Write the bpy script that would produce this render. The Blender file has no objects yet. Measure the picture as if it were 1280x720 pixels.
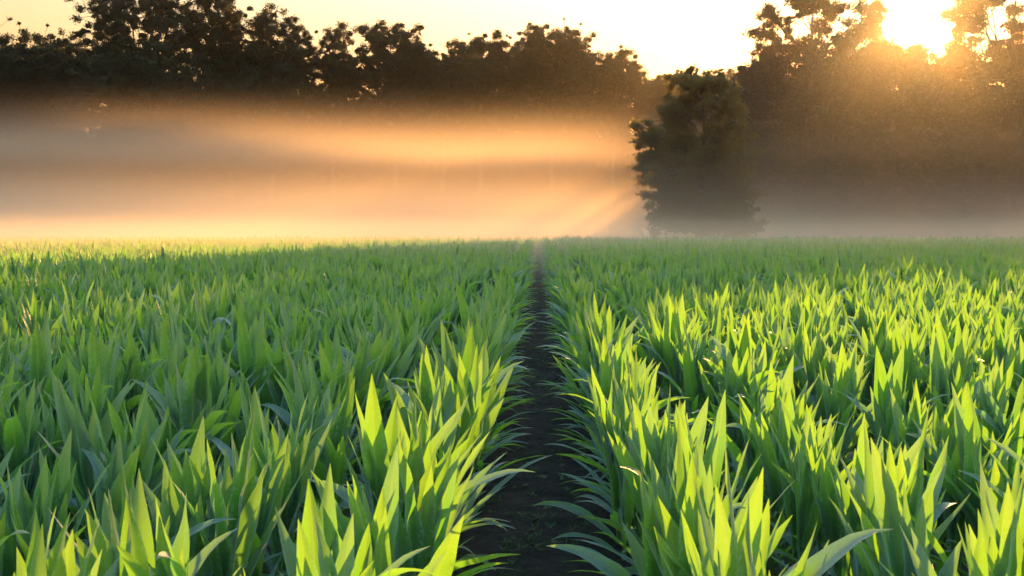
import bpy, math, random
import numpy as np
from mathutils import Vector, Matrix, Euler

rng = np.random.default_rng(7)
random.seed(7)
scene = bpy.context.scene
COL = scene.collection
R = math.radians

# ------------------------------------------------------------------ helpers
def link(o, parent=None):
    COL.objects.link(o)
    if parent is not None:
        o.parent = parent
    return o

def tag(o, label=None, cat=None, group=None, kind=None):
    if label: o['label'] = label
    if cat: o['category'] = cat
    if group: o['group'] = group
    if kind: o['kind'] = kind
    return o

def empty(name, loc=(0, 0, 0), rz=0.0):
    o = bpy.data.objects.new(name, None)
    o.empty_display_size = 0.2
    o.location = loc
    o.rotation_euler = (0, 0, rz)
    return link(o)

def mesh_from(name, verts, faces, mat, uvs=None, smooth=True, parent=None):
    """verts (n,3); faces (m,4) quads (or list of arrays); uvs per vertex (n,2)."""
    me = mesh_data(name, verts, faces, mat, uvs, smooth)
    o = bpy.data.objects.new(name, me)
    return link(o, parent)

def mesh_data(name, verts, faces, mat, uvs=None, smooth=True):
    me = bpy.data.meshes.new(name)
    verts = np.asarray(verts, dtype=np.float32)
    faces = np.asarray(faces, dtype=np.int32)
    k = faces.shape[1]
    me.vertices.add(len(verts))
    me.vertices.foreach_set('co', verts.ravel())
    me.loops.add(faces.size)
    me.loops.foreach_set('vertex_index', faces.ravel())
    me.polygons.add(len(faces))
    me.polygons.foreach_set('loop_start', np.arange(0, faces.size, k, dtype=np.int32))
    me.polygons.foreach_set('loop_total', np.full(len(faces), k, dtype=np.int32))
    me.polygons.foreach_set('use_smooth', np.full(len(faces), smooth))
    if uvs is not None:
        uv = me.uv_layers.new(name='UVMap')
        uv.data.foreach_set('uv', np.asarray(uvs, dtype=np.float32)[faces.ravel()].ravel())
    me.update(calc_edges=True)
    me.validate()
    if mat: me.materials.append(mat)
    return me

class NT:
    """small node-tree writer"""
    def __init__(s, tree):
        s.t = tree; s.n = tree.nodes; s.l = tree.links
    def node(s, typ, **kw):
        n = s.n.new(typ)
        for k, v in kw.items(): setattr(n, k, v)
        return n
    def val(s, sock, v):
        if hasattr(v, 'is_output') or isinstance(v, bpy.types.NodeSocket): s.l.new(v, sock)
        else: sock.default_value = v
    def math(s, op, a, b=None, c=None, clamp=False):
        n = s.node('ShaderNodeMath', operation=op, use_clamp=clamp)
        s.val(n.inputs[0], a)
        if b is not None: s.val(n.inputs[1], b)
        if c is not None: s.val(n.inputs[2], c)
        return n.outputs[0]
    def ramp(s, x, a, b, lo=0.0, hi=1.0, smooth=True):
        n = s.node('ShaderNodeMapRange')
        n.interpolation_type = 'SMOOTHSTEP' if smooth else 'LINEAR'
        s.val(n.inputs[0], x); s.val(n.inputs[1], a); s.val(n.inputs[2], b)
        s.val(n.inputs[3], lo); s.val(n.inputs[4], hi)
        return n.outputs[0]
    def mix(s, f, a, b):
        n = s.node('ShaderNodeMix', data_type='RGBA')
        s.val(n.inputs[0], f); s.val(n.inputs[6], a); s.val(n.inputs[7], b)
        return n.outputs[2]
    def noise(s, vec, scale, detail=3, rough=.5):
        n = s.node('ShaderNodeTexNoise')
        if vec is not None: s.l.new(vec, n.inputs['Vector'])
        n.inputs['Scale'].default_value = scale
        n.inputs['Detail'].default_value = detail
        n.inputs['Roughness'].default_value = rough
        return n.outputs['Fac']

def new_mat(name):
    m = bpy.data.materials.new(name); m.use_nodes = True
    m.node_tree.nodes.clear()
    return m, NT(m.node_tree)

def rgba(r, g, b): return (r, g, b, 1.0)

# ------------------------------------------------------------------ camera
FPX = 1244.0                       # focal length in pixels of the 1280 px wide photograph
VPX, HORIZ = 672.0, 284.0
CAM_H = 1.50
cd = bpy.data.cameras.new('camera'); cam = bpy.data.objects.new('camera', cd); link(cam)
cd.sensor_width = 36.0; cd.lens = FPX / 1280 * 36.0
cd.clip_start = 0.05; cd.clip_end = 5000
pitch = math.atan((360 - HORIZ) / FPX); yaw = math.atan((VPX - 640) / FPX * math.cos(pitch))
cam.location = (0.0, 0.0, CAM_H)
cam.rotation_euler = (math.pi / 2 - pitch, 0, yaw)
cd.dof.use_dof = True; cd.dof.focus_distance = 6.0; cd.dof.aperture_fstop = 9.0
scene.camera = cam
bpy.context.view_layer.update()
CM = cam.rotation_euler.to_matrix()

def ray(px, py):
    return (CM @ Vector(((px - 640) / FPX, -(py - 360) / FPX, -1.0))).normalized()
def at(px, py, Y):
    """world point seen at pixel (px,py) at depth y=Y"""
    d = ray(px, py); t = Y / d.y
    return Vector((d.x * t, Y, CAM_H + d.z * t))

sd = ray(1133, 8)                                       # towards the sun
SUN_EL = math.asin(sd.z); SUN_AZ = math.atan2(sd.x, sd.y)   # azimuth from +Y towards +X

# ------------------------------------------------------------------ render settings
scene.render.engine = 'CYCLES'
cy = scene.cycles
cy.use_denoising = True
cy.denoiser = 'OPENIMAGEDENOISE'
cy.denoising_input_passes = 'RGB_ALBEDO'
cy.max_bounces = 7; cy.diffuse_bounces = 3; cy.glossy_bounces = 2; cy.transmission_bounces = 4
cy.transparent_max_bounces = 16; cy.volume_bounces = 1
cy.use_adaptive_sampling = True; cy.adaptive_threshold = 0.015
cy.sample_clamp_indirect = 6.0
cy.caustics_reflective = False; cy.caustics_refractive = False
cy.volume_max_steps = 256
vs = scene.view_settings
vs.view_transform = 'Standard'; vs.look = 'None'; vs.gamma = 1.0; vs.use_curve_mapping = False
vs.exposure = 1.72

# ------------------------------------------------------------------ sky and sun
w = bpy.data.worlds.new('World'); scene.world = w; w.use_nodes = True
nt = NT(w.node_tree); nt.n.clear()
sky = nt.node('ShaderNodeTexSky', sky_type='NISHITA')
sky.sun_disc = False; sky.sun_elevation = SUN_EL; sky.sun_rotation = SUN_AZ
sky.altitude = 0; sky.air_density = 2.0; sky.dust_density = .8; sky.ozone_density = 3.0
tc = nt.node('ShaderNodeTexCoord')
nrm = nt.node('ShaderNodeVectorMath', operation='NORMALIZE'); nt.l.new(tc.outputs['Generated'], nrm.inputs[0])
sz = nt.node('ShaderNodeSeparateXYZ'); nt.l.new(nrm.outputs[0], sz.inputs[0])
warm = nt.mix(nt.ramp(sz.outputs[2], .10, .75), rgba(.60, .335, .195), rgba(1.35, 1.55, 1.85))   # dusty warm air low down, clear blue overhead
mul = nt.node('ShaderNodeMix', data_type='RGBA', blend_type='MULTIPLY'); mul.inputs[0].default_value = 1.0
nt.l.new(sky.outputs[0], mul.inputs[6]); nt.l.new(warm, mul.inputs[7])
bg = nt.node('ShaderNodeBackground'); nt.l.new(mul.outputs[2], bg.inputs[0]); bg.inputs[1].default_value = 0.15
# the sun itself and its aureole, seen as part of the sky
dot = nt.node('ShaderNodeVectorMath', operation='DOT_PRODUCT')
nt.l.new(nrm.outputs[0], dot.inputs[0]); dot.inputs[1].default_value = sd
ang = nt.math('ARCCOSINE', nt.math('MINIMUM', dot.outputs['Value'], 0.9999999))
disc = nt.ramp(ang, R(0.45), R(0.75), 1.0, 0.0)
glow = nt.math('ADD', nt.math('MULTIPLY', nt.math('EXPONENT', nt.math('DIVIDE', ang, -R(1.0))), 2.0),
               nt.math('MULTIPLY', nt.math('EXPONENT', nt.math('DIVIDE', ang, -R(17))), .82))
sunbg = nt.node('ShaderNodeBackground'); sunbg.inputs[0].default_value = rgba(1, .82, .50)
nt.l.new(nt.math('MULTIPLY', disc, 14.0), sunbg.inputs[1])
glbg = nt.node('ShaderNodeBackground'); glbg.inputs[0].default_value = rgba(1, .57, .29)
nt.l.new(glow, glbg.inputs[1])
a1 = nt.node('ShaderNodeAddShader'); a2 = nt.node('ShaderNodeAddShader')
nt.l.new(bg.outputs[0], a1.inputs[0]); nt.l.new(sunbg.outputs[0], a1.inputs[1])
nt.l.new(a1.outputs[0], a2.inputs[0]); nt.l.new(glbg.outputs[0], a2.inputs[1])
out = nt.node('ShaderNodeOutputWorld'); nt.l.new(a2.outputs[0], out.inputs[0])

sl = bpy.data.lights.new('sun', 'SUN'); sl.energy = 5.0; sl.angle = R(0.5); sl.color = (1.0, 0.52, 0.14)
so = bpy.data.objects.new('sun', sl); link(so)
so.rotation_euler = Vector((-sd.x, -sd.y, -sd.z)).to_track_quat('-Z', 'Y').to_euler()
so.location = (20, 60, 40)

# ------------------------------------------------------------------ materials
def leaf_material():
    m, t = new_mat('maize_leaf')
    uv = t.node('ShaderNodeUVMap', uv_map='UVMap')
    sep = t.node('ShaderNodeSeparateXYZ'); t.l.new(uv.outputs[0], sep.inputs[0])
    u, v = sep.outputs[0], sep.outputs[1]
    d = t.math('ABSOLUTE', t.math('SUBTRACT', u, 0.5))
    rib = t.ramp(d, 0.02, 0.07, 1.0, 0.0)
    edge = t.ramp(d, 0.455, 0.495, 0.0, 1.0)
    vein = t.math('SINE', t.math('MULTIPLY', u, 110.0))
    oi = t.node('ShaderNodeObjectInfo')
    rnd = oi.outputs['Random']
    tcn = t.node('ShaderNodeTexCoord')
    blot = t.noise(tcn.outputs['Object'], 9.0, 3)
    f = t.math('ADD', t.math('MULTIPLY', rnd, .55), t.math('MULTIPLY', blot, .45))
    base = t.mix(f, rgba(.042, .125, .060), rgba(.085, .19, .055))
    base = t.mix(t.math('MULTIPLY', t.ramp(v, .70, 1.0, 0, .9), t.ramp(rnd, .3, 1.0)), base, rgba(.24, .22, .06))
    base = t.mix(t.math('MULTIPLY', rib, .55), base, rgba(.22, .32, .10))
    base = t.mix(t.math('MULTIPLY', edge, .6), base, rgba(.42, .50, .34))
    geo = t.node('ShaderNodeNewGeometry')
    mps = t.node('ShaderNodeMapping'); mps.inputs['Scale'].default_value = (26, 2.2, 1); t.l.new(uv.outputs[0], mps.inputs[0])
    streak = t.noise(mps.outputs[0], 1.0, 3)
    base = t.mix(t.ramp(streak, .40, .70, 0, .45), base, rgba(.13, .22, .10))
    fine = t.noise(tcn.outputs['Object'], 85.0, 3, .6)
    dew = t.math('MULTIPLY', t.ramp(d, .24, .47, .12, 1.0), t.ramp(fine, .43, .62, 0, .6))
    base = t.mix(dew, base, rgba(.42, .52, .50))                 # dew along the margins
    base = t.mix(t.math('MULTIPLY', geo.outputs['Backfacing'], .55), base, rgba(.15, .24, .17))   # waxy paler underside
    base = t.mix(t.math('MULTIPLY', t.math('ADD', vein, 1.0), .18), base, rgba(.03, .08, .03))
    trans = t.mix(f, rgba(.15, .54, .018), rgba(.38, .76, .035))
    trans = t.mix(t.ramp(v, .45, 1.0, 0, .22), trans, rgba(.66, .66, .05))
    trans = t.mix(t.math('MULTIPLY', rib, .5), trans, rgba(.45, .6, .12))
    trans = t.mix(t.math('MULTIPLY', t.math('ADD', vein, 1.0), .22), trans, rgba(.10, .28, .01))
    p = t.node('ShaderNodeBsdfPrincipled')
    t.l.new(base, p.inputs['Base Color'])
    rg = t.math('ADD', t.math('MULTIPLY', blot, .25), .26)
    t.l.new(rg, p.inputs['Roughness'])
    p.inputs['Specular IOR Level'].default_value = .70
    p.inputs['Sheen Weight'].default_value = .6; p.inputs['Sheen Roughness'].default_value = .35; p.inputs['Sheen Tint'].default_value = rgba(.85, .93, 1.0)
    bmp = t.node('ShaderNodeBump'); bmp.inputs['Strength'].default_value = .22; bmp.inputs['Distance'].default_value = .004
    hgt = t.math('ADD', t.math('MULTIPLY', vein, .5), t.math('MULTIPLY', blot, 2.0))
    t.l.new(hgt, bmp.inputs['Height']); t.l.new(bmp.outputs[0], p.inputs['Normal'])
    tr = t.node('ShaderNodeBsdfTranslucent'); t.l.new(trans, tr.inputs[0])
    mx = t.node('ShaderNodeMixShader'); mx.inputs[0].default_value = .42
    t.l.new(p.outputs[0], mx.inputs[1]); t.l.new(tr.outputs[0], mx.inputs[2])
    o = t.node('ShaderNodeOutputMaterial'); t.l.new(mx.outputs[0], o.inputs[0])
    return m

def stem_material():
    m, t = new_mat('maize_stem')
    tcn = t.node('ShaderNodeTexCoord')
    mp = t.node('ShaderNodeMapping'); mp.inputs['Scale'].default_value = (60, 60, 4)
    t.l.new(tcn.outputs['Object'], mp.inputs[0])
    n = t.noise(mp.outputs[0], 1.0, 2)
    p = t.node('ShaderNodeBsdfPrincipled')
    t.l.new(t.mix(n, rgba(.06, .13, .03), rgba(.14, .20, .06)), p.inputs['Base Color'])
    p.inputs['Roughness'].default_value = .45
    o = t.node('ShaderNodeOutputMaterial'); t.l.new(p.outputs[0], o.inputs[0])
    return m

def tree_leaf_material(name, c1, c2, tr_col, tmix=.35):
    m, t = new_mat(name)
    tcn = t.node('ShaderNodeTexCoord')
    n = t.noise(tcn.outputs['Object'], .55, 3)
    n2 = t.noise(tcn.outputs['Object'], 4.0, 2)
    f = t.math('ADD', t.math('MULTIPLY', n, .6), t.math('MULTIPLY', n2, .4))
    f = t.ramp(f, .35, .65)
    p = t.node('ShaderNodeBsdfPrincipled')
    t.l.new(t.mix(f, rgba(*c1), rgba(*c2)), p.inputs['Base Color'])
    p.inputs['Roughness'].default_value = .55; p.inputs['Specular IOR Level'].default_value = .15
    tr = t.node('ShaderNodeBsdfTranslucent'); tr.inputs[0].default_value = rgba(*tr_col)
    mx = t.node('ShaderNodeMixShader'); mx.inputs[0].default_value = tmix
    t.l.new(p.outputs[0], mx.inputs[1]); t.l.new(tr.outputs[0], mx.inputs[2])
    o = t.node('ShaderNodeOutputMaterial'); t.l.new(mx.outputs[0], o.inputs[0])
    return m

def bark_material():
    m, t = new_mat('bark')
    tcn = t.node('ShaderNodeTexCoord')
    mp = t.node('ShaderNodeMapping'); mp.inputs['Scale'].default_value = (5, 5, .8)
    t.l.new(tcn.outputs['Object'], mp.inputs[0])
    n = t.noise(mp.outputs[0], 1.5, 5, .65)
    p = t.node('ShaderNodeBsdfPrincipled')
    t.l.new(t.mix(n, rgba(.035, .026, .018), rgba(.11, .085, .06)), p.inputs['Base Color'])
    p.inputs['Roughness'].default_value = .9
    b = t.node('ShaderNodeBump'); b.inputs['Strength'].default_value = .6; b.inputs['Distance'].default_value = .05
    t.l.new(n, b.inputs['Height']); t.l.new(b.outputs[0], p.inputs['Normal'])
    o = t.node('ShaderNodeOutputMaterial'); t.l.new(p.outputs[0], o.inputs[0])
    return m

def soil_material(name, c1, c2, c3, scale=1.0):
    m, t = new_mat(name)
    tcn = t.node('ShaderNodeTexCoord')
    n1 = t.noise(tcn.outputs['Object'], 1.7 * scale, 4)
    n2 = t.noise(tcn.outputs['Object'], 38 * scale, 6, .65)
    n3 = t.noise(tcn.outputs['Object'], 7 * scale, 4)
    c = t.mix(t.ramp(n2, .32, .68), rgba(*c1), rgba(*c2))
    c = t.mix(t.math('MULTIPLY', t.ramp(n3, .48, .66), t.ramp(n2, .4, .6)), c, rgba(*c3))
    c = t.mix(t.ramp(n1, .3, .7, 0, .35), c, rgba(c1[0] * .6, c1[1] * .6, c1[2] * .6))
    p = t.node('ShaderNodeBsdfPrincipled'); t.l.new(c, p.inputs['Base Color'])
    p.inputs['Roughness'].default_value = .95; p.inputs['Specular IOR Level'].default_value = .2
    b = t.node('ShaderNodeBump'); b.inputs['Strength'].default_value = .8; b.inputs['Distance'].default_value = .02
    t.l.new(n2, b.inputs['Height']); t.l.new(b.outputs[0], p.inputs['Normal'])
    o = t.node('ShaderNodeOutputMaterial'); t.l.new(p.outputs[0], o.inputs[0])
    return m

M_LEAF = leaf_material(); M_STEM = stem_material(); M_BARK = bark_material()
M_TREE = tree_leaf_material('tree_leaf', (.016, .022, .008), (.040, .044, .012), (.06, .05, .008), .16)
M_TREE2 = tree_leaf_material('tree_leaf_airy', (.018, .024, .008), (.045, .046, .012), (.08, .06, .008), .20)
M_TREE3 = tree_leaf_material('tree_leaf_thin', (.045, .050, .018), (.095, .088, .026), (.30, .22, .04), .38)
M_TREE2W = tree_leaf_material('weed_leaf', (.02, .05, .012), (.045, .09, .02), (.08, .16, .02), .3)
M_GROUND = soil_material('meadow_ground', (.030, .042, .014), (.05, .065, .02), (.06, .05, .025), .4)
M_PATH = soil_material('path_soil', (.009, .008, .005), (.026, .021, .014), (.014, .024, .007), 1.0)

# ------------------------------------------------------------------ ground and path
gs = 420
mesh_g = mesh_from('ground', [(-gs, -60, 0), (gs, -60, 0), (gs, gs, 0), (-gs, gs, 0)], [(0, 1, 2, 3)], M_GROUND, smooth=False)
tag(mesh_g, kind='structure')

def vnoise(x, y, seed=0):
    """cheap smooth value noise"""
    g = np.random.default_rng(seed).random((64, 64))
    xi = np.floor(x).astype(int); yi = np.floor(y).astype(int)
    fx = x - xi; fy = y - yi
    fx = fx * fx * (3 - 2 * fx); fy = fy * fy * (3 - 2 * fy)
    a = g[xi % 64, yi % 64]; b = g[(xi + 1) % 64, yi % 64]; c = g[xi % 64, (yi + 1) % 64]; d = g[(xi + 1) % 64, (yi + 1) % 64]
    return (a * (1 - fx) + b * fx) * (1 - fy) + (c * (1 - fx) + d * fx) * fy

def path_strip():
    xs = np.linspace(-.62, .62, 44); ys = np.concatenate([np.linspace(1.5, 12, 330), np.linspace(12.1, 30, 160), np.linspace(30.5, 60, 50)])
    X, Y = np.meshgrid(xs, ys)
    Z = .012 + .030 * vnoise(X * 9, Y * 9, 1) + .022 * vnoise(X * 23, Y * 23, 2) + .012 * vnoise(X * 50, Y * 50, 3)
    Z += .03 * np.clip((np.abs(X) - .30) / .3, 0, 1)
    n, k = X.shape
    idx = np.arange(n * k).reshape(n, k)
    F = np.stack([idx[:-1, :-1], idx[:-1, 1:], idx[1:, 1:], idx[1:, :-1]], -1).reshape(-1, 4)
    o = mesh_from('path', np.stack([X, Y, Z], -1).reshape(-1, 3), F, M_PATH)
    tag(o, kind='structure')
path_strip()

# ------------------------------------------------------------------ maize plants
def leaf_ribbon(base, az, a0, droop, L, W, nseg, ncross, r, twist=0.0, wave=.16):
    """one maize leaf: verts, quads, uvs"""
    t = np.linspace(0, 1, nseg + 1)
    th = a0 + droop * t ** 1.8
    ds = L / nseg
    rad = np.concatenate([[0], np.cumsum(np.sin((th[:-1] + th[1:]) / 2) * ds)])
    up = np.concatenate([[0], np.cumsum(np.cos((th[:-1] + th[1:]) / 2) * ds)])
    side_bend = r.normal(0, .045) * L * t ** 2
    d = np.array([math.cos(az), math.sin(az), 0.0]); s = np.array([-math.sin(az), math.cos(az), 0.0])
    C = np.asarray(base)[None] + rad[:, None] * d + up[:, None] * np.array([0, 0, 1.0]) + side_bend[:, None] * s
    tang = np.sin(th)[:, None] * d + np.cos(th)[:, None] * np.array([0, 0, 1.0])
    nor = np.cos(th)[:, None] * d - np.sin(th)[:, None] * np.array([0, 0, 1.0])   # outward side (abaxial)
    tw = twist * t
    side = np.cos(tw)[:, None] * s + np.sin(tw)[:, None] * nor
    nn = np.cos(tw)[:, None] * nor - np.sin(tw)[:, None] * s
    wd = W * (0.50 + .50 * np.sin(np.clip(t / .42, 0, 1) * math.pi / 2)) * np.clip(1 - np.clip((t - .36) / .64, 0, 1) ** 1.75, 0, 1)
    wd = np.maximum(wd, .0006)
    fold = (.62 - .40 * t)                       # V gutter opens towards the tip
    us = np.linspace(-1, 1, ncross)
    ph1, ph2 = r.uniform(0, 6.3, 2); fq = r.uniform(2.0, 3.4)
    V = []
    for u in us:
        wv = wave * W * np.sin(fq * math.pi * t * 2 + (ph1 if u < 0 else ph2)) * (abs(u) ** 2) * np.sin(np.pi * np.clip(t, 0, 1)) 
        V.append(C + (u * np.cos(fold) * wd)[:, None] * side + (-abs(u) ** 1.3 * np.sin(fold) * wd + wv)[:, None] * nn)
    V = np.stack(V, 1)                            # (nseg+1, ncross, 3)
    idx = np.arange((nseg + 1) * ncross).reshape(nseg + 1, ncross)
    F = np.stack([idx[:-1, :-1], idx[:-1, 1:], idx[1:, 1:], idx[1:, :-1]], -1).reshape(-1, 4)
    uu, tt = np.meshgrid((us + 1) / 2, t)
    return V.reshape(-1, 3), F, np.stack([uu, tt], -1).reshape(-1, 2)

def tube(P, rads, ns=7):
    P = np.asarray(P, float); n = len(P)
    T = np.gradient(P, axis=0); T /= np.linalg.norm(T, axis=1)[:, None] + 1e-9
    ref = np.array([1.0, 0, 0]) if abs(T[0, 0]) < .8 else np.array([0, 1.0, 0])
    A = np.cross(T, ref); A /= np.linalg.norm(A, axis=1)[:, None] + 1e-9
    B = np.cross(T, A)
    an = np.arange(ns) * 2 * math.pi / ns
    V = P[:, None] + np.asarray(rads)[:, None, None] * (np.cos(an)[None, :, None] * A[:, None] + np.sin(an)[None, :, None] * B[:, None])
    idx = np.arange(n * ns).reshape(n, ns); nx = np.roll(idx, -1, axis=1)
    F = np.stack([idx[:-1], nx[:-1], nx[1:], idx[1:]], -1).reshape(-1, 4)
    return V.reshape(-1, 3), F

def merge(parts):
    Vs, Fs, Us, k = [], [], [], 0
    for p in parts:
        Vs.append(p[0]); Fs.append(p[1] + k); k += len(p[0])
        if len(p) > 2: Us.append(p[2])
    return np.concatenate(Vs), np.concatenate(Fs), (np.concatenate(Us) if Us else None)

def plant_leaves(r, nseg, ncross):
    """list of leaves of one plant, about 0.85 m tall, plus its stem"""
    n = int(r.integers(11, 15)); leaves = []
    az0 = r.uniform(0, 2 * math.pi)
    lean = r.normal(0, .025, 2)
    H = .36
    for i in range(n):
        f = i / (n - 1)                           # 0 lowest .. 1 the whorl
        zb = .04 + f * H
        az = az0 + i * (math.pi + r.normal(0, .22)) + i * .45
        if f < .34:
            a0 = r.uniform(.65, 1.0); dr = r.uniform(.5, 1.2); L = r.uniform(.36, .52); W = r.uniform(.016, .024)
        elif f < .62:
            a0 = r.uniform(.14, .38); dr = r.uniform(.05, .65) + (r.uniform(.5, 1.3) if r.random() < .14 else 0); L = r.uniform(.48, .64); W = r.uniform(.036, .048)
        else:
            a0 = r.uniform(.04, .22); dr = r.uniform(-.06, .26); L = r.uniform(.42, .58); W = r.uniform(.038, .052)
            if r.random() < .1: dr = r.uniform(.9, 1.9); a0 += .12      # a leaf bent over by the dew
            if f > .93: L *= .85; W *= .72; a0 *= .5
        b = np.array([math.cos(az) * .008 + lean[0] * f, math.sin(az) * .008 + lean[1] * f, zb])
        leaves.append(leaf_ribbon(b, az, a0, dr, L, W, nseg, ncross, r, twist=r.normal(0, .55)))
    zs = np.linspace(0, H + .06, 6)
    P = np.stack([lean[0] * zs / H, lean[1] * zs / H, zs], -1)
    stem = tube(P, np.linspace(.014, .007, 6))
    return leaves, stem

NVAR = 12
near_leaves, near_stem = [], []                   # leaves as separate meshes
fol_mesh, stem_mesh = [], []
for k in range(NVAR):
    r = np.random.default_rng(100 + k)
    lv, st = plant_leaves(r, 14, 7)
    near_leaves.append([mesh_data('leaf', *l[:2], M_LEAF, l[2]) for l in lv])
    near_stem.append(mesh_data('stem', *st, M_STEM))
    r = np.random.default_rng(100 + k)
    lv, st = plant_leaves(r, 9, 5)
    V, F, U = merge(lv)
    fol_mesh.append(mesh_data('foliage', V, F, M_LEAF, U))
    stem_mesh.append(near_stem[-1])

ROW_X = [.44, 1.10, 1.70, 2.30]
while ROW_X[-1] < 60: ROW_X.append(ROW_X[-1] + .60)
FIELD_END = 62.0
pts = []                                          # x, y, z-rot, scale, row index (signed)
pr = np.random.default_rng(3)
for sgn in (-1, 1):
    for ri, x0 in enumerate(ROW_X):
        y = .75 + pr.uniform(0, .15)
        while y < FIELD_END:
            lim = y * .60 + 4.5
            if x0 < lim:
                x = sgn * x0 + pr.normal(0, .035 if ri == 0 else .085) + .02
                pts.append((x, y, pr.uniform(0, 2 * math.pi), sgn * (ri + 1)))
            sp = .125 if y < 14 else (.14 if y < 35 else .17)
            y += sp * pr.uniform(.72, 1.28)
for y in np.arange(53.0, FIELD_END, .5):           # the path ends in the crop
    for x in np.arange(-.34, .40, .17):
        pts.append((x + pr.normal(0, .03), y + pr.normal(0, .08), pr.uniform(0, 2 * math.pi), 99))
pts = np.array(pts)
hn = vnoise(pts[:, 0] * .55 + 31, pts[:, 1] * .55, 5) * .6 + vnoise(pts[:, 0] * .14 + 9, pts[:, 1] * .14, 6) * .4
scl = .86 + .26 * hn + pr.normal(0, .085, len(pts))
scl = np.clip(scl, .68, 1.22)
var = pr.integers(0, NVAR, len(pts))

# which plants are individuals: those that show largest, inside the frame
inv = cam.matrix_world.inverted()
IM = np.array(inv)
P4 = np.concatenate([pts[:, :2], (scl * .62)[:, None], np.ones((len(pts), 1))], 1) @ IM.T
px = 640 + FPX * P4[:, 0] / -P4[:, 2]; py = 360 - FPX * P4[:, 1] / -P4[:, 2]
dist = np.linalg.norm(P4[:, :3], axis=1)
T4 = np.concatenate([pts[:, :2], (scl * .80)[:, None], np.ones((len(pts), 1))], 1) @ IM.T
pyt = 360 - FPX * T4[:, 1] / -T4[:, 2]
vis = (P4[:, 2] < -.3) & (px > -30) & (px < 1310) & (pyt < 715)
order = np.argsort(np.where(vis, dist, 1e9))[:300]
order = order[np.argsort(pts[order, 1])]
is_ind = np.zeros(len(pts), bool); is_ind[order] = True

ORD = ['first', 'second', 'third', 'fourth', 'fifth', 'sixth', 'seventh', 'eighth', 'ninth', 'tenth', 'eleventh', 'twelfth']
def row_phrase(ri):
    side = 'right' if ri > 0 else 'left'
    k = abs(ri)
    if k == 1: return f'row along the dark path on its {side}'
    return f'{ORD[k - 1]} row {side} of the dark path'
def row_group(ri):
    return 'maize plants in the ' + row_phrase(ri)

dist_rank = {int(i): n for n, i in enumerate(sorted(order, key=lambda j: dist[j]))}
NEAR_LEAF = 110
count = {}
source_fol = {}
for i in order:
    x, y, rz, ri = pts[i]; ri = int(ri); v = int(var[i]); s = float(scl[i])
    count[ri] = count.get(ri, 0) + 1; c = count[ri]
    e = empty('maize_plant', (x, y, 0.0), rz)
    e.scale = (s * pr.uniform(.94, 1.06), s * pr.uniform(.94, 1.06), s)
    e.rotation_euler = (pr.normal(0, .085), pr.normal(0, .085), rz)
    lab = ''
    if c <= 4:
        nm = ['nearest', 'second', 'third', 'fourth'][c - 1]
        lab = (f'{nm} maize plant from the near end, {row_phrase(ri)}')
    else:
        lab = f'maize plant past the fourth one, {row_phrase(ri)}'
    tag(e, lab, 'maize plant', row_group(ri))
    st = bpy.data.objects.new('stem', near_stem[v]); link(st, e)
    if dist_rank[int(i)] < NEAR_LEAF:
        for lm in near_leaves[v]:
            link(bpy.data.objects.new('leaf', lm), e)
    else:
        fo = bpy.data.objects.new('foliage', fol_mesh[v]); link(fo, e)
        source_fol.setdefault(v, fo)

# the rest of the field: one object, its points carry copies of the plants above
rest = np.where(~is_ind)[0]
me = bpy.data.meshes.new('maize_field')
me.vertices.add(len(rest))
co = np.concatenate([pts[rest, :2], np.zeros((len(rest), 1))], 1).astype(np.float32)
me.vertices.foreach_set('co', co.ravel())
def attr(name, typ, data):
    a = me.attributes.new(name, typ, 'POINT')
    a.data.foreach_set('vector' if typ == 'FLOAT_VECTOR' else 'value', np.ascontiguousarray(data).ravel())
rot = np.stack([pr.normal(0, .085, len(rest)), pr.normal(0, .085, len(rest)), pts[rest, 2]], -1).astype(np.float32)
attr('turn', 'FLOAT_VECTOR', rot)
attr('size', 'FLOAT', scl[rest].astype(np.float32))
keys = sorted(source_fol)
attr('which', 'INT', pr.integers(0, len(keys), len(rest)).astype(np.int32))
me.update()
field = bpy.data.objects.new('maize_field', me); link(field)
field['kind'] = 'stuff'; field['label'] = 'rest of the green maize field reaching back to the misty trees'; field['category'] = 'maize field'
g = bpy.data.node_groups.new('scatter_maize', 'GeometryNodeTree')
g.interface.new_socket('Geometry', in_out='INPUT', socket_type='NodeSocketGeometry')
g.interface.new_socket('Geometry', in_out='OUTPUT', socket_type='NodeSocketGeometry')
gi = g.nodes.new('NodeGroupInput'); go = g.nodes.new('NodeGroupOutput')
iop = g.nodes.new('GeometryNodeInstanceOnPoints')
jn = g.nodes.new('GeometryNodeJoinGeometry')
for v in reversed(keys):
    oi = g.nodes.new('GeometryNodeObjectInfo'); oi.transform_space = 'ORIGINAL'
    oi.inputs['Object'].default_value = source_fol[v]; oi.inputs['As Instance'].default_value = True
    g.links.new(oi.outputs['Geometry'], jn.inputs[0])
def named(n, dt):
    a = g.nodes.new('GeometryNodeInputNamedAttribute'); a.data_type = dt; a.inputs['Name'].default_value = n
    return a.outputs['Attribute']
g.links.new(gi.outputs[0], iop.inputs['Points']); g.links.new(jn.outputs[0], iop.inputs['Instance'])
iop.inputs['Pick Instance'].default_value = True
g.links.new(named('which', 'INT'), iop.inputs['Instance Index'])
e2r = g.nodes.new('FunctionNodeEulerToRotation')
g.links.new(named('turn', 'FLOAT_VECTOR'), e2r.inputs[0]); g.links.new(e2r.outputs[0], iop.inputs['Rotation'])
g.links.new(named('size', 'FLOAT'), iop.inputs['Scale'])
g.links.new(iop.outputs[0], go.inputs[0])
md = field.modifiers.new('scatter', 'NODES'); md.node_group = g

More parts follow.
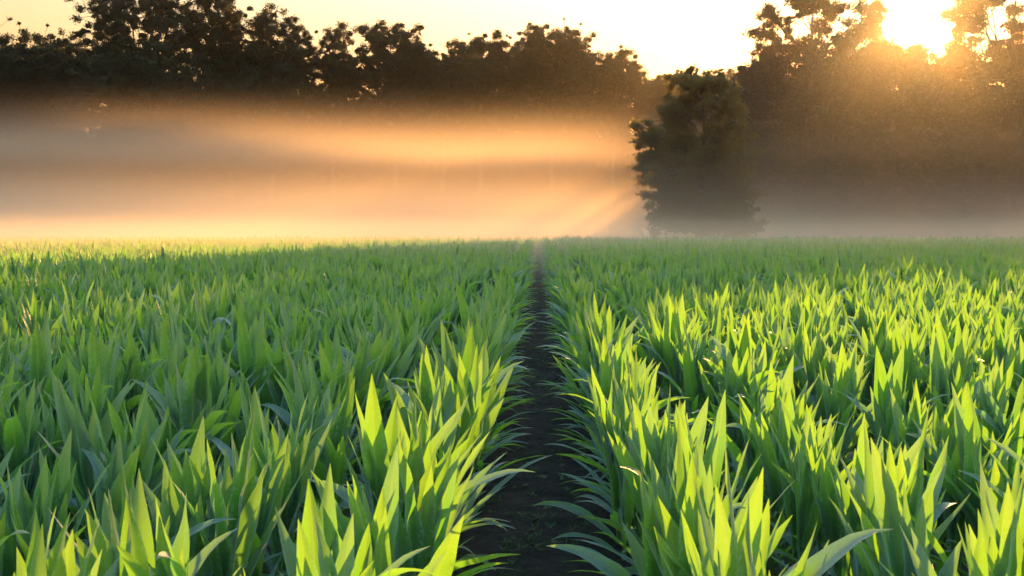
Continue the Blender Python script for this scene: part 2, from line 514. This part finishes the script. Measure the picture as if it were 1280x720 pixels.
# small weeds on the path
wr = np.random.default_rng(11); WV = []
for k in range(900):
    x = wr.uniform(-.40, .44); y = 2.6 + wr.random() ** 1.6 * 16
    if vnoise(np.array([x * 4 + 7]), np.array([y * 2.2]), 8)[0] < .45: continue
    nl = int(wr.integers(3, 8)); h = wr.uniform(.04, .075)
    for j in range(nl):
        a = wr.uniform(0, 6.28); d = np.array([math.cos(a), math.sin(a), wr.uniform(.1, .9)]); d /= np.linalg.norm(d)
        sde = np.array([-math.sin(a), math.cos(a), 0]) * wr.uniform(.003, .007); L = wr.uniform(.015, .05)
        b = np.array([x, y, h])
        WV += [b, b + d * L * .5 + sde, b + d * L, b + d * L * .5 - sde]
WV = np.array(WV)
weeds = mesh_from('weeds', WV, np.arange(len(WV)).reshape(-1, 4), M_TREE2W, smooth=False); tag(weeds, 'small green weeds sprouting on the dark soil of the path', 'weeds', kind='stuff')

# ------------------------------------------------------------------ trees
def leaf_quads(C, size, r):
    """small leaf faces centred at C (n,3)"""
    n = len(C)
    a = r.normal(size=(n, 3)); a /= np.linalg.norm(a, axis=1)[:, None]
    b = r.normal(size=(n, 3)); b -= (a * b).sum(1)[:, None] * a; b /= np.linalg.norm(b, axis=1)[:, None]
    s = size * r.uniform(.6, 1.35, n)[:, None]
    V = np.stack([C - a * s, C + b * s * .55, C + a * s, C - b * s * .55], 1)
    return V.reshape(-1, 3), np.arange(4 * n).reshape(n, 4)

def limb_path(p0, p1, r, n=6, sag=.12):
    t = np.linspace(0, 1, n)[:, None]
    L = np.linalg.norm(p1 - p0)
    mid = (p0 + p1) / 2 + np.array([0, 0, sag * L]) + r.normal(0, .06 * L, 3)
    P = (1 - t) ** 2 * p0 + 2 * t * (1 - t) * mid + t ** 2 * p1
    P[1:-1] += r.normal(0, .02 * L, (n - 2, 3))
    return P

def make_tree(name, base, lobes, label, cat, group, seed, density=1.0, leaf=.26, clump=.85, mat=None, trunk_r=.4, airy=.0, per=80):
    """lobes: (dx, dz_centre, dy, rx, rz, ry) ellipsoids relative to base (x, z, depth)."""
    r = np.random.default_rng(seed)
    root = empty(name, base)
    tag(root, label, cat, group)
    wood = []
    top = max(l[1] + l[4] for l in lobes)
    cx = np.average([l[0] for l in lobes], weights=[l[3] * l[4] for l in lobes])
    ztr = top * .80
    tz = np.linspace(0, 1, 9)
    TP = np.stack([cx * tz ** 1.5 + r.normal(0, .12, 9) * tz * 2, r.normal(0, .12, 9) * tz * 2, ztr * tz], -1); TP[0] = 0
    TR = trunk_r * (1 - .82 * tz) * (1 + .5 * np.exp(-tz * 18))
    wood.append(tube(TP, TR, 9))
    leaves = []
    for (dx, dz, dy, rx, rz, ry, dl) in lobes:
        c = np.array([dx, dy, dz]); rad = np.array([rx, ry, rz])
        ks = min(.92, max(.25, (dz - rz * .5) / ztr)) * .85
        p0 = np.array([np.interp(ks, tz, TP[:, k]) for k in range(3)])
        LP = limb_path(p0, c, r)
        lr = trunk_r * .36 * (1 - ks * .5)
        wood.append(tube(LP, np.linspace(lr, lr * .25, len(LP)), 6))
        nc = max(6, int(density * dl * 1.9 * (rx * rz + rx * ry + ry * rz) / (clump ** 2)))
        u = r.normal(size=(nc, 3)); u /= np.linalg.norm(u, axis=1)[:, None]
        rr = r.uniform(0, 1, nc) ** .55 * 1.10
        rr = np.where(r.random(nc) < .07, r.uniform(1.08, 1.26, nc), rr)
        CC = c + u * rr[:, None] * rad * (1 + .16 * r.normal(size=(nc, 1)))
        ok = CC[:, 2] > .4
        for cc, rc in zip(CC[ok], rr[ok]):
            if rc > .95 or r.random() < .4:
                k0 = r.integers(2, len(LP)); q = LP[k0]
                BP = limb_path(q, cc, r, 4, .05)
                wood.append(tube(BP, np.linspace(max(.05, lr * .22), .03, 4), 4))
            out_ = rc > 1.08
            nl = int(per * r.uniform(.45, 1.4) * (.35 if out_ else 1))
            cr = clump * r.uniform(.40, 1.0) * (.6 if out_ else 1)
            g = r.normal(size=(nl, 3)) * np.array([cr * .52, cr * .52, cr * .40])
            leaves.append(cc + g)
    C = np.concatenate(leaves)
    V, F = leaf_quads(C, leaf, r)
    mesh_from('crown', V, F, mat or M_TREE, smooth=False, parent=root)
    V, F, _ = merge(wood)
    mesh_from('trunk', V, F, M_BARK, parent=root)
    return root

def tree_px(name, Y, pxs, label, cat='tree', group=None, seed=0, base_px=None, **kw):
    """pxs: list of (px, py, rpx, rpy) crown lobes as read from the photograph, turned into metres at depth Y"""
    bx = base_px if base_px is not None else np.average([p[0] for p in pxs], weights=[p[2] for p in pxs])
    B = at(bx, HORIZ, Y); B.z = 0
    m = Y / FPX
    rr = np.random.default_rng(seed + 500)
    lobes = []
    for (x, y_, rx, ry, *dl) in pxs:
        P = at(x, y_, Y)
        if not dl and y_ < 82 and name != 'short_tree' and name != 'domed_tree': dl = [.55]
        if not dl and y_ > 84 and name != 'short_tree': dl = [1.5]
        lobes.append((P.x - B.x, P.z, rr.uniform(-.35, .35) * rx * m * 1.4, rx * m, ry * m, max(rx, ry) * m * rr.uniform(.9, 1.2), dl[0] if dl else 1.0))
    return make_tree(name, B, lobes, label, cat, group, seed, **kw)

GL = 'trees of the far tree line behind the mist'
GR = 'trees standing at the right-hand end of the field'
# far tree line, left to middle (pixel lobes in the 1280 x 720 photograph)
far = [
 ('broad_tree', 112, [(-60, 70, 70, 45), (-20, 130, 60, 70), (-95, 140, 70, 80)], 'dark bushy tree cut by the left edge of the picture', dict(density=1.3)),
 ('broad_tree', 116, [(20, 95, 45, 40), (40, 120, 60, 60), (66, 72, 18, 24), (95, 110, 50, 55), (20, 190, 60, 70)], 'low dark tree with small tufts left of the tallest far tree', dict(density=1.25)),
 ('broad_tree', 112, [(150, 25, 42, 34), (195, 5, 45, 38), (235, 35, 45, 40), (175, 75, 70, 45), (262, 0, 30, 24), (130, 62, 28, 24), (200, 130, 85, 60), (190, 200, 70, 60)], 'tallest wide tree of the far tree line, airy round crown', dict(density=1.0, trunk_r=.6)),
 ('airy_tree', 118, [(285, 22, 20, 26), (275, 70, 40, 40), (300, 95, 45, 45), (290, 160, 60, 70)], 'slender leaning tree tight against the right of the tallest far tree', dict(density=.9)),
 ('broad_tree', 117, [(335, 32, 36, 22), (368, 48, 22, 22), (320, 68, 42, 30), (355, 85, 40, 32), (340, 145, 62, 55)], 'airy flat-topped tree second in height on the far tree line', dict(density=.95)),
 ('airy_tree', 120, [(417, 48, 22, 18), (410, 78, 34, 26), (432, 92, 30, 26), (415, 150, 50, 55)], 'small round-topped tree in the first dip of the far tree line', dict(density=.9)),
 ('broad_tree', 122, [(470, 52, 28, 22), (505, 50, 24, 20), (490, 80, 48, 30), (525, 88, 24, 24), (490, 145, 62, 55)], 'rounded twin-topped tree midway along the far tree line', dict(density=1.05)),
 ('low_tree', 126, [(550, 92, 32, 22), (556, 130, 50, 45)], 'low tree filling the dip between two rounded far trees', dict(density=1.1)),
 ('airy_tree', 128, [(590, 58, 32, 20), (622, 62, 24, 20), (598, 88, 44, 26), (600, 140, 55, 50)], 'airy broad tree just left of the smooth domed far tree', dict(density=.9)),
 ('domed_tree', 130, [(688, 72, 46, 32), (665, 88, 34, 28), (718, 86, 30, 28), (690, 130, 62, 50)], 'dense smooth domed tree of the far tree line', dict(density=1.6)),
 ('airy_tree', 134, [(770, 75, 26, 16), (755, 96, 30, 24), (782, 100, 22, 20), (765, 140, 45, 45)], 'thin-leaved tree at the right-hand end of the domed far tree', dict(density=.85)),
 ('low_tree', 150, [(815, 112, 26, 12), (850, 106, 24, 14), (835, 140, 50, 35)], 'lowest hazy tree where the far tree line ends', dict(density=1.0)),
 ('low_tree', 155, [(890, 118, 40, 16), (930, 112, 40, 18), (905, 150, 60, 45)], 'hazy tree half hidden behind the short leafy tree', dict(density=1.0)),
]
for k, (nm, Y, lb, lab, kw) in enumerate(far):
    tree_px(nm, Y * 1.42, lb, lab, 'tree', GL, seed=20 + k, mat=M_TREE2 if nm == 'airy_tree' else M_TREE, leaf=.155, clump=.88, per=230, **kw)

right = [
 ('short_tree', 78, [(872, 112, 40, 26), (845, 140, 34, 26), (905, 135, 30, 34), (818, 180, 26, 28), (862, 185, 44, 34), (900, 190, 36, 34), (838, 222, 40, 26), (885, 235, 44, 28), (808, 205, 16, 20), (832, 250, 34, 22), (880, 262, 50, 20), (915, 245, 30, 30), (846, 278, 40, 15, 1.2), (905, 280, 50, 14, 1.2), (925, 215, 24, 34)], 'short leafy tree leaning out at the left end of the right-hand trees', dict(density=.62, leaf=.16, clump=.56, mat=M_TREE3, trunk_r=.25, per=90, base_px=880)),
 ('big_tree', 84, [(970, 22, 30, 34, .34), (1008, -10, 40, 38, .28), (960, 65, 26, 30, .36), (1040, 6, 40, 32, .32), (1088, 22, 17, 34, .75), (1000, 60, 48, 34, .30), (1050, 62, 44, 30, .32), (1092, 66, 20, 24, 1.5), (1050, 100, 50, 30, .8), (985, 130, 60, 60), (1050, 140, 62, 60), (1000, 215, 70, 50), (1060, 215, 60, 50), (945, 120, 26, 40), (940, 190, 36, 44)], 'largest dark tree standing left of the bright sun gap', dict(density=.95, leaf=.14, clump=.8, trunk_r=.6, per=230)),
 ('low_tree', 80, [(1100, 92, 34, 28), (1140, 92, 34, 22), (1165, 100, 34, 26), (1195, 128, 42, 34, 1.3), (1122, 74, 26, 16, 1.5), (1194, 72, 12, 14, 1.3), (1130, 150, 60, 48), (1150, 220, 66, 48), (1105, 215, 50, 50)], 'low bushy tree directly beneath the bright sun', dict(density=.85, leaf=.16, clump=.8, trunk_r=.3, mat=M_TREE2, per=150)),
 ('big_tree', 82, [(1203, 28, 18, 34, 1.1), (1228, -8, 34, 24, .6), (1264, 16, 22, 32, .5), (1302, 30, 28, 44, .6), (1216, 80, 34, 28, 1.3), (1266, 76, 28, 26, 1.1), (1275, 95, 52, 48), (1235, 150, 52, 46), (1300, 170, 60, 60), (1245, 215, 60, 48)], 'dark tree right of the bright sun gap, cut by the picture edge', dict(density=.85, leaf=.14, clump=.8, trunk_r=.5, per=180)),
 ('broad_tree', 86, [(1370, 20, 60, 60), (1400, 100, 70, 70), (1350, 190, 60, 60), (1440, 190, 60, 60)], 'last tree of the right-hand group, beyond the picture edge', dict(density=.9, leaf=.24, clump=.8, trunk_r=.5)),
]
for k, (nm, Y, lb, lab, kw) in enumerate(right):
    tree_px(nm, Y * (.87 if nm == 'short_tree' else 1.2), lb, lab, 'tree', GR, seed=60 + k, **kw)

# undergrowth beneath the trees
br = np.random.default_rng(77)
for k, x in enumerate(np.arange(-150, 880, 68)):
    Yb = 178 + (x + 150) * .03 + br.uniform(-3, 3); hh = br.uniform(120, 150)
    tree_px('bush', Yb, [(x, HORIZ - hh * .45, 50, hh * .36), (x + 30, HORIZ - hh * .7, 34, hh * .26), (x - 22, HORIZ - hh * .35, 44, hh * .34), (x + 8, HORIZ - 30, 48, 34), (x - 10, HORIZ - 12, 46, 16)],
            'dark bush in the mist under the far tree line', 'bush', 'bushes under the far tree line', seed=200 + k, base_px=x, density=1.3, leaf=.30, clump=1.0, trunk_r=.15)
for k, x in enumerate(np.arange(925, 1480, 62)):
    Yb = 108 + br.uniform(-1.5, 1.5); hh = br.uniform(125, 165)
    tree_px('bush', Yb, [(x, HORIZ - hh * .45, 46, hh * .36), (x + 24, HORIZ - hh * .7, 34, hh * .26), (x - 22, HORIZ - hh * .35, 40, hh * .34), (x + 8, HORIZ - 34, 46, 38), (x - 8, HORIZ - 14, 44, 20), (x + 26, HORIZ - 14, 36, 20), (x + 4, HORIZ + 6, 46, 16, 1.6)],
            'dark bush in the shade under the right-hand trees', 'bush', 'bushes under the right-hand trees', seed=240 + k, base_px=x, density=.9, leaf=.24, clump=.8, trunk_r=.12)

# ------------------------------------------------------------------ air: haze and ground mist
def box(name, x0, x1, y0, y1, z0, z1, mat):
    V = [(x, y, z) for z in (z0, z1) for (x, y) in ((x0, y0), (x1, y0), (x1, y1), (x0, y1))]
    F = [(3, 2, 1, 0), (4, 5, 6, 7), (0, 1, 5, 4), (1, 2, 6, 5), (2, 3, 7, 6), (3, 0, 4, 7)]
    return mesh_from(name, V, F, mat, smooth=False)

m, t = new_mat('haze')
pv = t.node('ShaderNodeVolumePrincipled')
pv.inputs['Color'].default_value = rgba(.97, .93, .88); pv.inputs['Density'].default_value = .00008
pv.inputs['Anisotropy'].default_value = .9
o = t.node('ShaderNodeOutputMaterial'); t.l.new(pv.outputs[0], o.inputs['Volume'])
hz = box('haze', -gs - 10, gs + 10, -70, gs + 10, -1.0, 44, m); tag(hz, kind='stuff')

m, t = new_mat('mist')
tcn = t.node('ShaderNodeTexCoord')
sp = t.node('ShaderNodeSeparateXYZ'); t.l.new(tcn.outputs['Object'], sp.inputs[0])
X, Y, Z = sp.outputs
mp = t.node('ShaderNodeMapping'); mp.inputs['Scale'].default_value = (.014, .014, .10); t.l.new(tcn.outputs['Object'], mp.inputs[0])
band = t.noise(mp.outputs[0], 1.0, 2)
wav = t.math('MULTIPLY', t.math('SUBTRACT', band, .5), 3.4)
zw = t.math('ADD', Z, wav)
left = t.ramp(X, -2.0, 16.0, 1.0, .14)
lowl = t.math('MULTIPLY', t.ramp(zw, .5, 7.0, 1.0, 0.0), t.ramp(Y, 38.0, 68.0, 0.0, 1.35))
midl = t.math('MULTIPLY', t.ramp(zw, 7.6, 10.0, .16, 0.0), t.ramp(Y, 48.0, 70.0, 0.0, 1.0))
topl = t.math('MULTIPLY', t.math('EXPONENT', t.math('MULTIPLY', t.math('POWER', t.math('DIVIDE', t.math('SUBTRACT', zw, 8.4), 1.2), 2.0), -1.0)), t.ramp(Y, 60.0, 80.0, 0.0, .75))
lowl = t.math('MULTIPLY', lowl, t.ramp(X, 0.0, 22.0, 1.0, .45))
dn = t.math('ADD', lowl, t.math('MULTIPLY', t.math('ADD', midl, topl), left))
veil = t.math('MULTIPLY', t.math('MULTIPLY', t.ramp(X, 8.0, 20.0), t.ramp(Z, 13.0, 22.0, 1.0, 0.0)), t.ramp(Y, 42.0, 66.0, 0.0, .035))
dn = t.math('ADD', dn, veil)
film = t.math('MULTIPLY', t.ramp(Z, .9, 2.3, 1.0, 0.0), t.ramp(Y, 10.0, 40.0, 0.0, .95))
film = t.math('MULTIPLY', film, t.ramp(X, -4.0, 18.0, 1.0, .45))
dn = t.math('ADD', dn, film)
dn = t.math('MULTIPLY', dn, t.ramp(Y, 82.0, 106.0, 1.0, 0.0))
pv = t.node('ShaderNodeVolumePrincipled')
pv.inputs['Color'].default_value = rgba(.98, .75, .51)  # warm sunlight painted into the scattering colour; the fog itself is white
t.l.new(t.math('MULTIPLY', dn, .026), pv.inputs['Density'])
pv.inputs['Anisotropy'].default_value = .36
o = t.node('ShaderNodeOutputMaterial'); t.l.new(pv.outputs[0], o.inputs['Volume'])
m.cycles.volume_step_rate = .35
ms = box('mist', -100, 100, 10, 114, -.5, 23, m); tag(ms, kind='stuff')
ms['label'] = 'low golden morning mist lying between the maize and the far trees'; ms['category'] = 'mist'
